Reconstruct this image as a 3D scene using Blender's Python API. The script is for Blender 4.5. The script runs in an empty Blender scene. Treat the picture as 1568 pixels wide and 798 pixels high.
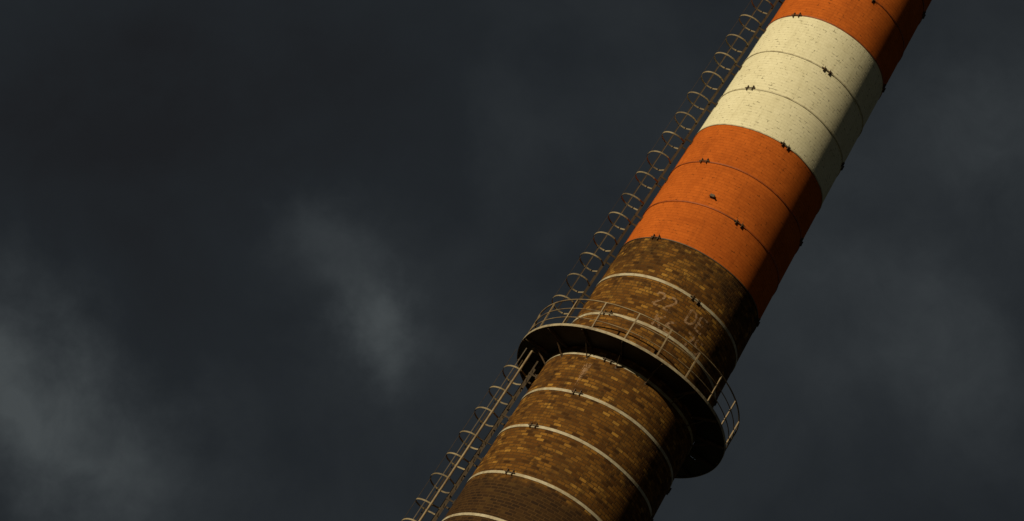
import bpy, math, random
from mathutils import Vector, Matrix
random.seed(7)
rad=math.radians
sc=bpy.context.scene
sc.view_settings.view_transform='Standard'
sc.view_settings.look='None'
sc.view_settings.exposure=0

# ---------------------------------------------------------------- geometry constants (metres)
R38,K=2.45261,0.02853
def R(z): return R38-K*(z-38.0)
RINGS=[61.815,60.426,59.032,57.700,56.320,54.890,53.560,52.250,50.899,49.500,48.304,47.054,45.539,44.146]
ZD=49.752; RD=2.93          # gallery deck
ZTOP=74.0

# ---------------------------------------------------------------- node helpers
class NT:
    def __init__(s,tree): s.t=tree; s.n=tree.nodes; s.l=tree.links
    def new(s,typ,**kw):
        n=s.n.new(typ)
        for k,v in kw.items(): setattr(n,k,v)
        return n
    def put(s,sock,v):
        if isinstance(v,bpy.types.NodeSocket): s.l.new(v,sock)
        else: sock.default_value=v
    def m(s,op,a,b=None,c=None,clamp=False):
        n=s.new('ShaderNodeMath',operation=op); n.use_clamp=clamp
        s.put(n.inputs[0],a)
        if b is not None: s.put(n.inputs[1],b)
        if c is not None: s.put(n.inputs[2],c)
        return n.outputs[0]
    def mix(s,f,a,b,blend='MIX'):
        n=s.new('ShaderNodeMix',data_type='RGBA',blend_type=blend)
        s.put(n.inputs[0],f)
        s.put(n.inputs[6],a if not isinstance(a,tuple) else (*a[:3],1))
        s.put(n.inputs[7],b if not isinstance(b,tuple) else (*b[:3],1))
        return n.outputs[2]
    def noise(s,vec,scale,detail=4,rough=.55,dist=0):
        n=s.new('ShaderNodeTexNoise'); s.put(n.inputs['Vector'],vec)
        n.inputs['Scale'].default_value=scale; n.inputs['Detail'].default_value=detail
        n.inputs['Roughness'].default_value=rough; n.inputs['Distortion'].default_value=dist
        return n.outputs['Fac']
    def ss(s,x,a,b):
        n=s.new('ShaderNodeMapRange',interpolation_type='SMOOTHSTEP')
        s.put(n.inputs[0],x); n.inputs[1].default_value=a; n.inputs[2].default_value=b
        n.inputs[3].default_value=0; n.inputs[4].default_value=1
        return n.outputs[0]
    def ramp(s,x,stops):
        n=s.new('ShaderNodeValToRGB'); s.put(n.inputs[0],x)
        e=n.color_ramp.elements
        e[0].position=stops[0][0]; e[0].color=(*stops[0][1],1)
        e[1].position=stops[-1][0]; e[1].color=(*stops[-1][1],1)
        for p,c in stops[1:-1]:
            q=e.new(p); q.color=(*c,1)
        return n.outputs[0]
def newmat(name):
    m=bpy.data.materials.new(name); m.use_nodes=True
    t=NT(m.node_tree); b=m.node_tree.nodes['Principled BSDF']
    return m,t,b

NB=66; BH=0.092
def masonry(name,kind):
    m,t,b=newmat(name)
    uv=t.new('ShaderNodeUVMap',uv_map='masonry').outputs[0]
    obj=t.new('ShaderNodeTexCoord').outputs['Object']
    sx=t.new('ShaderNodeSeparateXYZ'); t.put(sx.inputs[0],uv)
    wob=t.m('MULTIPLY',t.m('SUBTRACT',t.noise(obj,6.0,2),.5),.16)
    u=t.m('ADD',t.m('MULTIPLY',sx.outputs[0],NB),wob)
    v=t.m('ADD',t.m('DIVIDE',sx.outputs[1],BH),t.m('MULTIPLY',wob,1.4))
    row=t.m('FLOOR',v)
    wr=t.new('ShaderNodeTexWhiteNoise',noise_dimensions='1D'); t.put(wr.inputs['W'],row)
    off=t.m('ADD',t.m('MULTIPLY',t.m('MODULO',row,2.0),.5),t.m('MULTIPLY',wr.outputs[0],.25))
    uu=t.m('ADD',u,off)
    col=t.m('FLOOR',uu)
    fu=t.m('SUBTRACT',uu,col); fv=t.m('SUBTRACT',v,row)
    du=t.m('MULTIPLY',t.m('MINIMUM',fu,t.m('SUBTRACT',1.0,fu)),.205)
    dv=t.m('MULTIPLY',t.m('MINIMUM',fv,t.m('SUBTRACT',1.0,fv)),BH)
    d=t.m('MINIMUM',du,dv)
    d=t.m('ADD',d,t.m('MULTIPLY',t.m('SUBTRACT',t.noise(obj,30.0,2),.5),.010))
    body=t.ss(d,.003,.016)
    cv=t.new('ShaderNodeCombineXYZ'); t.put(cv.inputs[0],col); t.put(cv.inputs[1],row)
    wn=t.new('ShaderNodeTexWhiteNoise',noise_dimensions='2D'); t.put(wn.inputs['Vector'],cv.outputs[0])
    cell=wn.outputs['Value']
    big=t.noise(obj,.9,5,.6); mid=t.noise(obj,4.0,5,.65); fine=t.noise(obj,38.0,3,.7)
    # rain streaking: noise stretched down the wall
    mp=t.new('ShaderNodeMapping'); t.put(mp.inputs['Vector'],obj); mp.inputs['Scale'].default_value=(5.5,5.5,.45)
    streak=t.noise(mp.outputs[0],1.0,5,.65)
    z=t.new('ShaderNodeSeparateXYZ'); t.put(z.inputs[0],obj); z=z.outputs[2]
    if kind=='brick':
        c=t.ramp(cell,[(0,(.050,.020,.005)),(.2,(.115,.046,.009)),(.6,(.185,.080,.013)),(.88,(.25,.115,.020)),(1,(.39,.20,.036))])
        c=t.mix(t.m('MULTIPLY',t.ss(mid,.42,.70),.45),c,(.085,.038,.010))
        c=t.mix(t.m('MULTIPLY',t.ss(big,.50,.72),.60),c,(.045,.022,.009))
        darklow=t.m('MULTIPLY',t.ss(t.m('ADD',z,t.m('MULTIPLY',mid,.8)),45.95,45.6),.85)  # darker brick over one height band, noisy upper edge, fading out downward
        darklow=t.m('MULTIPLY',darklow,t.ss(z,40.0,42.5))
        c=t.mix(darklow,c,(.022,.013,.008))
        soothi=t.m('MULTIPLY',t.ss(t.m('ADD',z,t.m('MULTIPLY',big,1.6)),53.1,54.2),t.ss(mid,.38,.60))
        c=t.mix(t.m('MULTIPLY',soothi,.75),c,(.02,.012,.006))
        c=t.mix(t.m('MULTIPLY',t.ss(t.noise(obj,2.3,6,.7,.4),.56,.65),.70),c,(.018,.010,.006))
        c=t.mix(t.m('MULTIPLY',t.ss(streak,.50,.70),.60),c,(.026,.014,.007))
        c=t.mix(t.m('MULTIPLY',t.ss(fine,.5,.75),.3),c,(.03,.015,.007))
        joint=t.mix(mid,(.030,.015,.007),(.12,.062,.020))
        c=t.mix(body,joint,c)
        rough=.92; hb=.005
    elif kind=='white':
        c=t.mix(cell,(.76,.71,.51),(.80,.75,.55))
        c=t.mix(t.m('MULTIPLY',t.ss(big,.45,.75),.28),c,(.58,.52,.34))
        c=t.mix(t.m('MULTIPLY',t.ss(mid,.50,.72),.24),c,(.50,.44,.28))
        c=t.mix(t.m('MULTIPLY',t.ss(streak,.52,.72),.25),c,(.42,.37,.23))
        c=t.mix(t.m('MULTIPLY',t.m('SUBTRACT',1.0,body),.12),c,(.34,.30,.18))
        sp=t.m('MULTIPLY',t.m('SUBTRACT',1.0,t.ss(d,.003,.018)),t.ss(t.noise(obj,7.5,4,.75),.55,.62))
        c=t.mix(t.m('MULTIPLY',sp,.72),c,(.08,.062,.032))
        rough=1.0; hb=.003
    else:
        c=t.mix(cell,(.48,.112,.019),(.55,.132,.022))
        c=t.mix(t.m('MULTIPLY',t.ss(big,.42,.72),.45),c,(.34,.075,.014))
        c=t.mix(t.m('MULTIPLY',t.ss(mid,.50,.72),.28),c,(.26,.055,.012))
        c=t.mix(t.m('MULTIPLY',t.ss(streak,.52,.72),.28),c,(.18,.045,.012))
        c=t.mix(t.m('MULTIPLY',t.m('SUBTRACT',1.0,body),.26),c,(.20,.045,.010))
        sp=t.m('MULTIPLY',t.m('SUBTRACT',1.0,t.ss(d,.003,.018)),t.ss(t.noise(obj,8.5,4,.75),.57,.64))
        c=t.mix(t.m('MULTIPLY',sp,.75),c,(.06,.025,.010))
        rough=1.0; hb=None
    t.put(b.inputs['Base Color'],c)
    b.inputs['Roughness'].default_value=rough
    b.inputs['Specular IOR Level'].default_value=.0 if kind!='brick' else .12
    if hb:
        h=t.m('ADD',t.m('MULTIPLY',body,.75),t.m('MULTIPLY',fine,.25))
        bp=t.new('ShaderNodeBump'); bp.inputs['Strength'].default_value=.8; bp.inputs['Distance'].default_value=hb
        t.put(bp.inputs['Height'],h); t.put(b.inputs['Normal'],bp.outputs[0])
    return m
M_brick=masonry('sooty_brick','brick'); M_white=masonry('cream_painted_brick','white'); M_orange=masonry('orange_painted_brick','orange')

def metal(name,c1,c2,rough=.6,met=.0,scale=9):
    m,t,b=newmat(name)
    obj=t.new('ShaderNodeTexCoord').outputs['Object']
    n=t.noise(obj,scale,5,.65); n2=t.noise(obj,2.2,4,.6)
    f=t.m('MULTIPLY',t.m('ADD',t.ss(n,.35,.68),t.ss(n2,.4,.65)),.5)
    t.put(b.inputs['Base Color'],t.mix(f,c1,c2))
    b.inputs['Roughness'].default_value=rough; b.inputs['Metallic'].default_value=met
    b.inputs['Specular IOR Level'].default_value=.3
    return m
M_band=metal('galvanised_hoop_steel',(.50,.45,.34),(.28,.21,.12))
M_bandw=metal('cream_painted_hoop',(.62,.57,.41),(.26,.21,.12))
M_bando=metal('orange_painted_hoop',(.42,.092,.016),(.15,.04,.012))
M_dark=metal('dark_iron',(.06,.045,.032),(.14,.08,.04))
M_rail=metal('weathered_rail_steel',(.32,.24,.14),(.13,.08,.04),.55,0,5)
M_lad=metal('rusty_ladder_steel',(.08,.055,.032),(.035,.022,.013),.6,0,5)
M_cage=metal('galvanised_cage_steel',(.30,.235,.135),(.08,.055,.028),.6,0,3)
M_deck=metal('deck_plate',(.028,.024,.020),(.014,.011,.009))
M_rim=metal('deck_edge_angle',(.42,.36,.25),(.15,.11,.07))

# ---------------------------------------------------------------- mesh builder
class MB:
    def __init__(s): s.v=[];s.f=[];s.mi=[];s.sm=[]
    def add(s,vs,fs,mi=0,smooth=False):
        o=len(s.v); s.v+=[tuple(p) for p in vs]
        for f in fs: s.f.append(tuple(o+i for i in f)); s.mi.append(mi); s.sm.append(smooth)
    def rod(s,a,b,r,n=8,mi=0):
        a=Vector(a);b=Vector(b);d=(b-a).normalized()
        x=d.orthogonal().normalized(); y=d.cross(x)
        vs=[]
        for p in (a,b):
            for i in range(n):
                t=2*math.pi*i/n; vs.append(p+x*(r*math.cos(t))+y*(r*math.sin(t)))
        fs=[(i,(i+1)%n,n+(i+1)%n,n+i) for i in range(n)]
        s.add(vs,fs,mi,True); s.add(vs[:n],[tuple(reversed(range(n)))],mi); s.add(vs[n:],[tuple(range(n))],mi)
    def box(s,c,ex,ey,ez,hx,hy,hz,mi=0):
        c=Vector(c);vs=[]
        for k in (-1,1):
            for j in (-1,1):
                for i in (-1,1): vs.append(c+ex*(i*hx)+ey*(j*hy)+ez*(k*hz))
        s.add(vs,[(0,2,3,1),(4,5,7,6),(0,1,5,4),(2,6,7,3),(0,4,6,2),(1,3,7,5)],mi)
    def flat(s,a,b,wdir,w,t,mi=0):
        a=Vector(a);b=Vector(b);d=(b-a);L=d.length;d.normalize()
        wd=(wdir-d*wdir.dot(d)).normalized();n=d.cross(wd)
        s.box((a+b)/2,d,wd,n,L/2,w/2,t/2,mi)
    def band(s,pts,t,h,closed=False,mi=0):
        n=len(pts);vs=[]
        for i,p in enumerate(pts):
            p=Vector(p)
            a=Vector(pts[i-1] if (i>0 or closed) else pts[i]); b=Vector(pts[(i+1)%n] if (i<n-1 or closed) else pts[i])
            d=(b-a);d.z=0;d.normalize(); nr=Vector((d.y,-d.x,0))
            for q,zz in ((-t/2,-h/2),(t/2,-h/2),(t/2,h/2),(-t/2,h/2)): vs.append(p+nr*q+Vector((0,0,zz)))
        for k in range(4):
            fs=[]
            for i in range(n if closed else n-1):
                j=(i+1)%n; fs.append((4*i+k,4*j+k,4*j+(k+1)%4,4*i+(k+1)%4))
            s.add(vs,fs,mi,False)
        if not closed: s.add(vs[:4],[(3,2,1,0)],mi); s.add(vs[-4:],[(0,1,2,3)],mi)
    def obj(s,name,mats,parent=None):
        me=bpy.data.meshes.new(name); me.from_pydata(s.v,[],s.f)
        for m in mats: me.materials.append(m)
        for p,i,q in zip(me.polygons,s.mi,s.sm): p.material_index=i; p.use_smooth=q
        me.update(); o=bpy.data.objects.new(name,me); sc.collection.objects.link(o)
        if parent: o.parent=parent
        return o
def er(t): return Vector((math.sin(t),-math.cos(t),0))
def et(t): return Vector((math.cos(t),math.sin(t),0))
UZ=Vector((0,0,1))
def cyl(t,r,z): return Vector((r*math.sin(t),-r*math.cos(t),z))

chim=bpy.data.objects.new('brick_chimney',None); sc.collection.objects.link(chim)

# ---------------------------------------------------------------- shaft
paint=[(0,RINGS[6],0),(RINGS[6],RINGS[3],1),(RINGS[3],RINGS[0],2),(RINGS[0],66.0,1),(66.0,70.2,2),(70.2,ZTOP,1)]
me=bpy.data.meshes.new('shaft'); N=512
zs=[1.2]; mats=[]
for a,b_,mi in paint:
    a=max(a,1.2); k=max(1,int((b_-a)/2))
    for i in range(k): zs.append(a+(b_-a)*(i+1)/k); mats.append(mi)
V=[];F=[];MI=[]
for z in zs:
    for i in range(N): V.append(tuple(cyl(2*math.pi*i/N+math.pi,R(z),z)))
for j in range(len(zs)-1):
    for i in range(N): F.append((j*N+i,j*N+(i+1)%N,(j+1)*N+(i+1)%N,(j+1)*N+i)); MI.append(mats[j])
me.from_pydata(V,[],F)
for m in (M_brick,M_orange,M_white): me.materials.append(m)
uvl=me.uv_layers.new(name='masonry')
for p,mi in zip(me.polygons,MI):
    p.material_index=mi; p.use_smooth=True
    j=p.index//N; i=p.index%N
    for li,(a,b_) in zip(p.loop_indices,((i,j),(i+1,j),(i+1,j+1),(i,j+1))): uvl.data[li].uv=(a/N,zs[b_])
me.update()
shaft=bpy.data.objects.new('shaft',me); sc.collection.objects.link(shaft); shaft.parent=chim
def lathe(name,prof,mat,n=128):
    mb=MB();vs=[]
    for r,z in prof:
        for i in range(n): vs.append(cyl(2*math.pi*i/n,r,z))
    fs=[(j*n+i,j*n+(i+1)%n,(j+1)*n+(i+1)%n,(j+1)*n+i) for j in range(len(prof)-1) for i in range(n)]
    mb.add(vs,fs); o=mb.obj(name,[mat],chim)
    uvl=o.data.uv_layers.new(name='masonry')
    for p in o.data.polygons:
        j=p.index//n;i=p.index%n
        for li,(a,b_) in zip(p.loop_indices,((i,j),(i+1,j),(i+1,j+1),(i,j+1))): uvl.data[li].uv=(a/n,prof[b_][1])
    return o
lathe('plinth',[(4.3,-.2),(4.3,.9),(4.1,1.0),(4.1,1.5),(3.85,1.6),(3.85,2.0),(R(2.0)-.05,2.1)],M_brick)
rt=R(ZTOP)
lathe('crown',[(rt-.02,ZTOP-1.4),(rt+.12,ZTOP-1.3),(rt+.12,ZTOP-.9),(rt+.25,ZTOP-.8),(rt+.25,ZTOP+.1),(rt-.35,ZTOP+.1),(rt-.35,ZTOP-4)],M_orange)

# ---------------------------------------------------------------- steel hoops + clamps
allz=list(RINGS)
z=RINGS[-1]-1.45
while z>3: allz.append(z); z-=1.45
z=RINGS[0]+1.39
up=[]
while z<ZTOP-1.6: up.append(z); z+=1.39
bands=MB(); clamps=MB()
def hoop_mat(z):
    if z<RINGS[6]+.02: return 0
    for a,b_,mi in paint:
        if a-.02<=z<b_-.02: return mi
    return 1
def add_hoop(z,th,idx):
    mi=hoop_mat(z)
    if abs(z-RINGS[6])<.01: mi=3
    h={0:.080,1:.036,2:.036,3:.03}[mi]; pr={0:.012,1:.016,2:.016,3:.014}[mi]
    n=160; r=R(z)+pr/2+.002
    ph=random.uniform(0,6.28)
    pts=[cyl(2*math.pi*i/n,r,z+.014*math.sin(2*math.pi*i/n*2+ph)+.008*math.sin(2*math.pi*i/n*5+ph*2)) for i in range(n)]
    bands.band(pts,pr,h,True,mi)
    for k in range(3):
        t=th+k*2*math.pi/3+random.uniform(-.02,.02)
        e,g=er(t),et(t); rr=R(z); sk=random.uniform(-.015,.015)
        for s in (-1,1):
            c=cyl(t,rr+.030,z+s*sk)+g*(s*.085)
            clamps.box(c,e,g,UZ,.026,.007,.078)
            clamps.box(cyl(t,rr+.012,z+s*sk)+g*(s*.120),e,g,UZ,.005,.028,.024)
            clamps.rod(c+g*(s*.008)+e*.010,c+g*(s*.030)+e*.010,.013,6)
        c=cyl(t,rr+.042,z)
        clamps.rod(c-g*.16-UZ*sk,c+g*.16+UZ*sk,.010,8)
th_e,th_o=rad(-43),rad(7)
for i,zz in enumerate(allz):
    th=th_e if i%2==0 else th_o
    if i==9: th=rad(-22)
    if i==10: th=rad(-29)
    if i==11: th=rad(-43)
    if i==12: th=rad(-39)
    add_hoop(zz,th,i)
for i,zz in enumerate(up): add_hoop(zz,th_o if i%2==0 else th_e,i)
bands.obj('steel_hoops',[M_band,M_bando,M_bandw,M_dark],chim)
clamps.obj('hoop_clamps',[M_dark],chim)

# ---------------------------------------------------------------- gallery platform
deck=MB(); n=180; ri=R(ZD)+.006; radii=[ri,ri+.14,ri+.40,RD]
t_=.035
for j in range(3):
    for i in range(n):
        if (j==1 and i in (49,52)): continue
        a0,a1=2*math.pi*i/n,2*math.pi*(i+1)/n
        vs=[cyl(a0,radii[j],ZD),cyl(a1,radii[j],ZD),cyl(a1,radii[j+1],ZD),cyl(a0,radii[j+1],ZD)]
        vs+= [v+UZ*t_ for v in vs]
        deck.add(vs,[(0,3,2,1),(4,5,6,7)])
n2=180
deck.band([cyl(2*math.pi*i/n2,RD+.004,ZD-.005) for i in range(n2)],.012,.075,True,1)
for k in range(16):
    t=2*math.pi*(k+.35)/16
    deck.flat(cyl(t,ri-.01,ZD-.042),cyl(t,RD-.03,ZD-.042),UZ,.075,.012,2)
    deck.flat(cyl(t,ri-.01,ZD-.36),cyl(t,ri+.42,ZD-.085),UZ,.04,.010,2)
    deck.flat(cyl(t,ri+.008,ZD-.40),cyl(t,ri+.008,ZD-.085),et(t),.05,.010,2)
deck.obj('gallery_deck',[M_deck,M_rim,M_dark],chim)
rail=MB(); RH=.88
for zz,rr in ((RH,.019),(RH*.66,.013),(RH*.33,.013)):
    nn=120; pr=RD-.03
    P=[cyl(2*math.pi*i/nn,pr,ZD+zz+.012*math.sin(2*math.pi*i/nn*3+1)) for i in range(nn)]
    for i in range(nn): rail.rod(P[i],P[(i+1)%nn],rr,6)
for k in range(20):
    t=2*math.pi*(k+.2)/20
    lean=random.uniform(-.02,.03)
    rail.flat(cyl(t,RD-.03,ZD-.02),cyl(t+random.uniform(-.006,.006),RD-.03+lean*.4,ZD+RH),et(t),.036,.030)
rail.obj('gallery_railing',[M_rail],chim)

# ---------------------------------------------------------------- caged ladders
def ladder(name,th,z0,z1,cz0,cz1,so=.17,extra_pole=False,depth=.60,hs=.74):
    L=MB(); e,g=er(th),et(th)
    def P(z,ro,ta): return e*(R(z)+ro)+g*ta+UZ*z
    for s in (-1,1): L.flat(P(z0,so,s*.21),P(z1,so,s*.21),e,.055,.014)
    z=z0+.15
    while z<z1: L.rod(P(z,so,-.21),P(z,so,.21),.010,6); z+=.30
    z=z0+.5
    while z<z1:
        for s in (-1,1):
            L.flat(P(z,-.01,s*.225),P(z,so+.02,s*.225),UZ,.05,.010)
            L.flat(P(z,-.01,s*.225),P(z-.0,.012,s*.225),UZ,.14,.05)
        z+=1.4
    z=cz0; rr=.345; cr=so+depth-rr
    while z<cz1:
        j=random.uniform(-.03,.03); tilt=random.uniform(-.06,.06); wr_=random.uniform(-.02,.02)
        pts=[P(z+j,so,-.215)]
        for a in range(-112,113,14):
            A=rad(a); pts.append(P(z+j,cr+(rr+wr_)*math.cos(A),rr*math.sin(A))+UZ*(tilt*math.sin(A)))
        pts.append(P(z+j,so,.215))
        L.band(pts,.010,.042,False,1)
        z+=hs
    for a in (-75,0,75):
        A=rad(a); L.flat(P(cz0-.02,cr+(rr-.012)*math.cos(A),(rr-.012)*math.sin(A)),P(cz1,cr+(rr-.012)*math.cos(A),(rr-.012)*math.sin(A)),et(th+A),.024,.008)
    if extra_pole:
        L.rod(P(z0,.43,.40),P(z1,.43,.40),.030,10,2)
        z=z0+.8
        while z<z1: L.rod(P(z,-.02,.40),P(z,.43,.40),.014,6); z+=2.9
    return L.obj(name,[M_lad,M_cage,M_rail],chim)
ladder('upper_caged_ladder',rad(-86),ZD+.04,ZTOP+1.0,ZD+1.5,ZTOP+1.0)
ladder('lower_caged_ladder',rad(-95),2.4,ZD-.05,4.6,ZD-.1,so=.2,extra_pole=True,depth=.66)

# ---------------------------------------------------------------- small details
det=MB()
t=rad(-20); zz=55.25
det.box(cyl(t,R(zz)+.03,zz),er(t),et(t),UZ,.045,.06,.04)
det.rod(cyl(t,R(zz)+.05,zz)+et(t)*.05,cyl(t,R(zz)+.10,zz-.05)+et(t)*.09,.02,6)
det.obj('inspection_socket',[M_dark],chim)

# faded painted lettering and lime runs on the bricks
mk,t,b=newmat('faded_chalk_paint')
obj=t.new('ShaderNodeTexCoord').outputs['Object']
tr=t.new('ShaderNodeBsdfTransparent'); ms=t.new('ShaderNodeMixShader')
b.inputs['Base Color'].default_value=(.46,.28,.16,1); b.inputs['Roughness'].default_value=.9
f=t.m('MULTIPLY',t.ss(t.noise(obj,11,4,.7),.38,.60),.6)
t.put(ms.inputs[0],f); t.l.new(tr.outputs[0],ms.inputs[1]); t.l.new(b.outputs[0],ms.inputs[2])
t.l.new(ms.outputs[0],mk.node_tree.nodes['Material Output'].inputs[0])
lett=MB()
def glyphs(txt,th0,z0,h):
    W=h*.55; S={'2':[(0,.8,.2,1),(.2,1,.8,1),(.8,1,1,.75),(1,.75,0,0),(0,0,1,0)],
     'D':[(0,0,0,1),(0,1,.6,1),(.6,1,1,.7),(1,.7,1,.3),(1,.3,.6,0),(.6,0,0,0)],
     'E':[(0,0,0,1),(0,1,1,1),(0,.5,.8,.5),(0,0,1,0)],
     'K':[(0,0,0,1),(0,.45,1,1),(.3,.6,1,0)],'6':[(1,1,.3,.8),(.3,.8,0,.4),(0,.4,.2,0),(.2,0,.9,0),(.9,0,1,.4),(1,.4,.1,.5)],
     '7':[(0,1,1,1),(1,1,.3,0)],'5':[(1,1,0,1),(0,1,0,.55),(0,.55,.9,.5),(.9,.5,1,.2),(1,.2,.6,0),(.6,0,0,0)],' ':[]}
    x=0;lay=0
    for ch in txt:
        for a,b1,c,d in S[ch]:
            lay+=1
            x0,x1=x+a*W,x+c*W; y0,y1=z0+b1*h,z0+d*h
            L=math.hypot(x1-x0,y1-y0);nx,ny=-(y1-y0)/L*.030,(x1-x0)/L*.030
            steps=4;vs=[]
            for i in range(steps+1):
                q=i/steps; X=x0+(x1-x0)*q; Y=y0+(y1-y0)*q
                for s in (1,-1):
                    yy=Y+s*ny; vs.append(cyl(th0+(X+s*nx)/R(yy),R(yy)+.004+.0006*(lay%8),yy))
            lett.add(vs,[(2*i,2*i+1,2*i+3,2*i+2) for i in range(steps)])
        x+=W*1.45
glyphs('22 DE',rad(-17),51.55,.40)
glyphs('K6 75',rad(-9),50.98,.38)
for k in range(9):
    th0=rad(-33)+random.uniform(-.04,.04); z1=49.30-random.uniform(0,.15); ln=random.uniform(.15,.75)
    w=random.uniform(.006,.016); vs=[]
    for i in range(6):
        y=z1-ln*i/5
        for s in (-1,1): vs.append(cyl(th0+s*w/2.1*(1-i/7)+random.uniform(-.002,.002),R(y)+.004+.0006*k,y))
    lett.add(vs,[(2*i,2*i+1,2*i+3,2*i+2) for i in range(5)])
lett.obj('faded_lettering',[mk],chim)

# ---------------------------------------------------------------- ground
g,t,b=newmat('yard_ground')
obj=t.new('ShaderNodeTexCoord').outputs['Object']
c=t.noise(obj,.4,6,.65)
t.put(b.inputs['Base Color'],t.mix(c,(.035,.045,.02),(.075,.07,.05)))
b.inputs['Roughness'].default_value=.95
b.inputs['Specular IOR Level'].default_value=.1
mb=MB(); S=3000
mb.add([(-S,-S,0),(S,-S,0),(S,S,0),(-S,S,0)],[(0,1,2,3)])
mb.obj('ground',[g])

# ---------------------------------------------------------------- light
SUN_TH,SUN_EL=rad(-49),rad(13)
sd=Vector((math.sin(SUN_TH)*math.cos(SUN_EL),-math.cos(SUN_TH)*math.cos(SUN_EL),math.sin(SUN_EL)))
ld=bpy.data.lights.new('sun','SUN'); ld.energy=3.3; ld.angle=rad(.5); ld.color=(1,.86,.57)
lo=bpy.data.objects.new('sun',ld); sc.collection.objects.link(lo)
lo.rotation_euler=sd.to_track_quat('Z','Y').to_euler(); lo.location=(-60,-60,40)

# ---------------------------------------------------------------- sky: Nishita mostly veiled by storm cloud
w=bpy.data.worlds.new('World'); sc.world=w; w.use_nodes=True
t=NT(w.node_tree); bg=w.node_tree.nodes['Background']
sky=t.new('ShaderNodeTexSky',sky_type='NISHITA'); sky.sun_disc=False
sky.sun_elevation=SUN_EL; sky.sun_rotation=math.atan2(sd.x,sd.y)
dirv=t.new('ShaderNodeTexCoord').outputs['Generated']
az,el=rad(-2.76),rad(29.61)
F0=Vector((math.sin(az)*math.cos(el),math.cos(az)*math.cos(el),math.sin(el)))
E0=Vector((math.cos(az),-math.sin(az),0)); N0=E0.cross(F0)
def dot(v):
    n=t.new('ShaderNodeVectorMath',operation='DOT_PRODUCT'); t.put(n.inputs[0],dirv); n.inputs[1].default_value=v
    return n.outputs['Value']
X=dot(E0);Y=dot(N0)
wx=t.m('MULTIPLY',t.m('SUBTRACT',t.noise(dirv,22,6,.6),.5),.05)
dirv2=t.new('ShaderNodeVectorMath',operation='ADD'); t.put(dirv2.inputs[0],dirv); dirv2.inputs[1].default_value=(3.1,5.2,1.7)
wy=t.m('MULTIPLY',t.m('SUBTRACT',t.noise(dirv2.outputs[0],22,6,.6),.5),.05)
Xw=t.m('ADD',X,wx);Yw=t.m('ADD',Y,wy)
def patch(cx,cy,ang,sl,ss_,amp):
    a=rad(ang);ca,sa=math.cos(a),math.sin(a)
    dx=t.m('SUBTRACT',Xw,cx);dy=t.m('SUBTRACT',Yw,cy)
    p=t.m('DIVIDE',t.m('ADD',t.m('MULTIPLY',dx,ca),t.m('MULTIPLY',dy,sa)),sl)
    q=t.m('DIVIDE',t.m('SUBTRACT',t.m('MULTIPLY',dy,ca),t.m('MULTIPLY',dx,sa)),ss_)
    r2=t.m('ADD',t.m('MULTIPLY',p,p),t.m('MULTIPLY',q,q))
    return t.m('MULTIPLY',t.m('EXPONENT',t.m('MULTIPLY',r2,-.6)),amp)
tot=None
for pr in [(-.0200,-.0325,-30,.0090,.0062,.50),(-.0219,-.0300,-18,.026,.016,.18),(-.0436,-.0208,-22,.009,.006,.20),(-.0715,-.092,-10,.028,.014,.55),
           (-.0894,-.0915,-10,.022,.014,.36),(.1017,.0385,-20,.022,.014,.24),(.0844,.0938,20,.016,.011,.22),
           (-.0114,.0199,-58,.024,.009,.10),(-.0964,-.0121,32,.06,.03,-.14),(.08,.06,60,.05,.05,.14)]:
    v=patch(*pr); tot=v if tot is None else t.m('ADD',tot,v)
soft=t.noise(dirv,14,6,.55,.3); wisp=t.noise(dirv,55,7,.6,.4)
tot=t.m('MULTIPLY',tot,t.m('ADD',.30,t.m('MULTIPLY',wisp,1.4)))
tot=t.m('ADD',tot,t.m('MULTIPLY',t.m('SUBTRACT',soft,.5),.55))
tot=t.m('ADD',tot,.20,clamp=True)
cc=t.ramp(tot,[(0,(.24,.262,.30)),(.2,(.30,.36,.42)),(.5,(.60,.70,.77)),(1,(1.15,1.32,1.38))])
col=t.mix(.994,sky.outputs[0],cc)
t.put(bg.inputs[0],col); bg.inputs[1].default_value=.05

# ---------------------------------------------------------------- camera
cd=bpy.data.cameras.new('camera'); co=bpy.data.objects.new('camera',cd); sc.collection.objects.link(co)
yaw,pit,rol=-.04813,.51676,.56168
Fv=Vector((math.sin(yaw)*math.cos(pit),math.cos(yaw)*math.cos(pit),math.sin(pit)))
R0=Vector((math.cos(yaw),-math.sin(yaw),0)); U0=R0.cross(Fv)
Rv=R0*math.cos(rol)+U0*math.sin(rol); Uv=-R0*math.sin(rol)+U0*math.cos(rol)
M=Matrix((Rv,Uv,-Fv)).transposed().to_4x4(); M.translation=Vector((0,-88,1.6))
co.matrix_world=M
cd.sensor_width=36; cd.lens=6063.8/1568*36; cd.clip_start=.1; cd.clip_end=8000
sc.camera=co
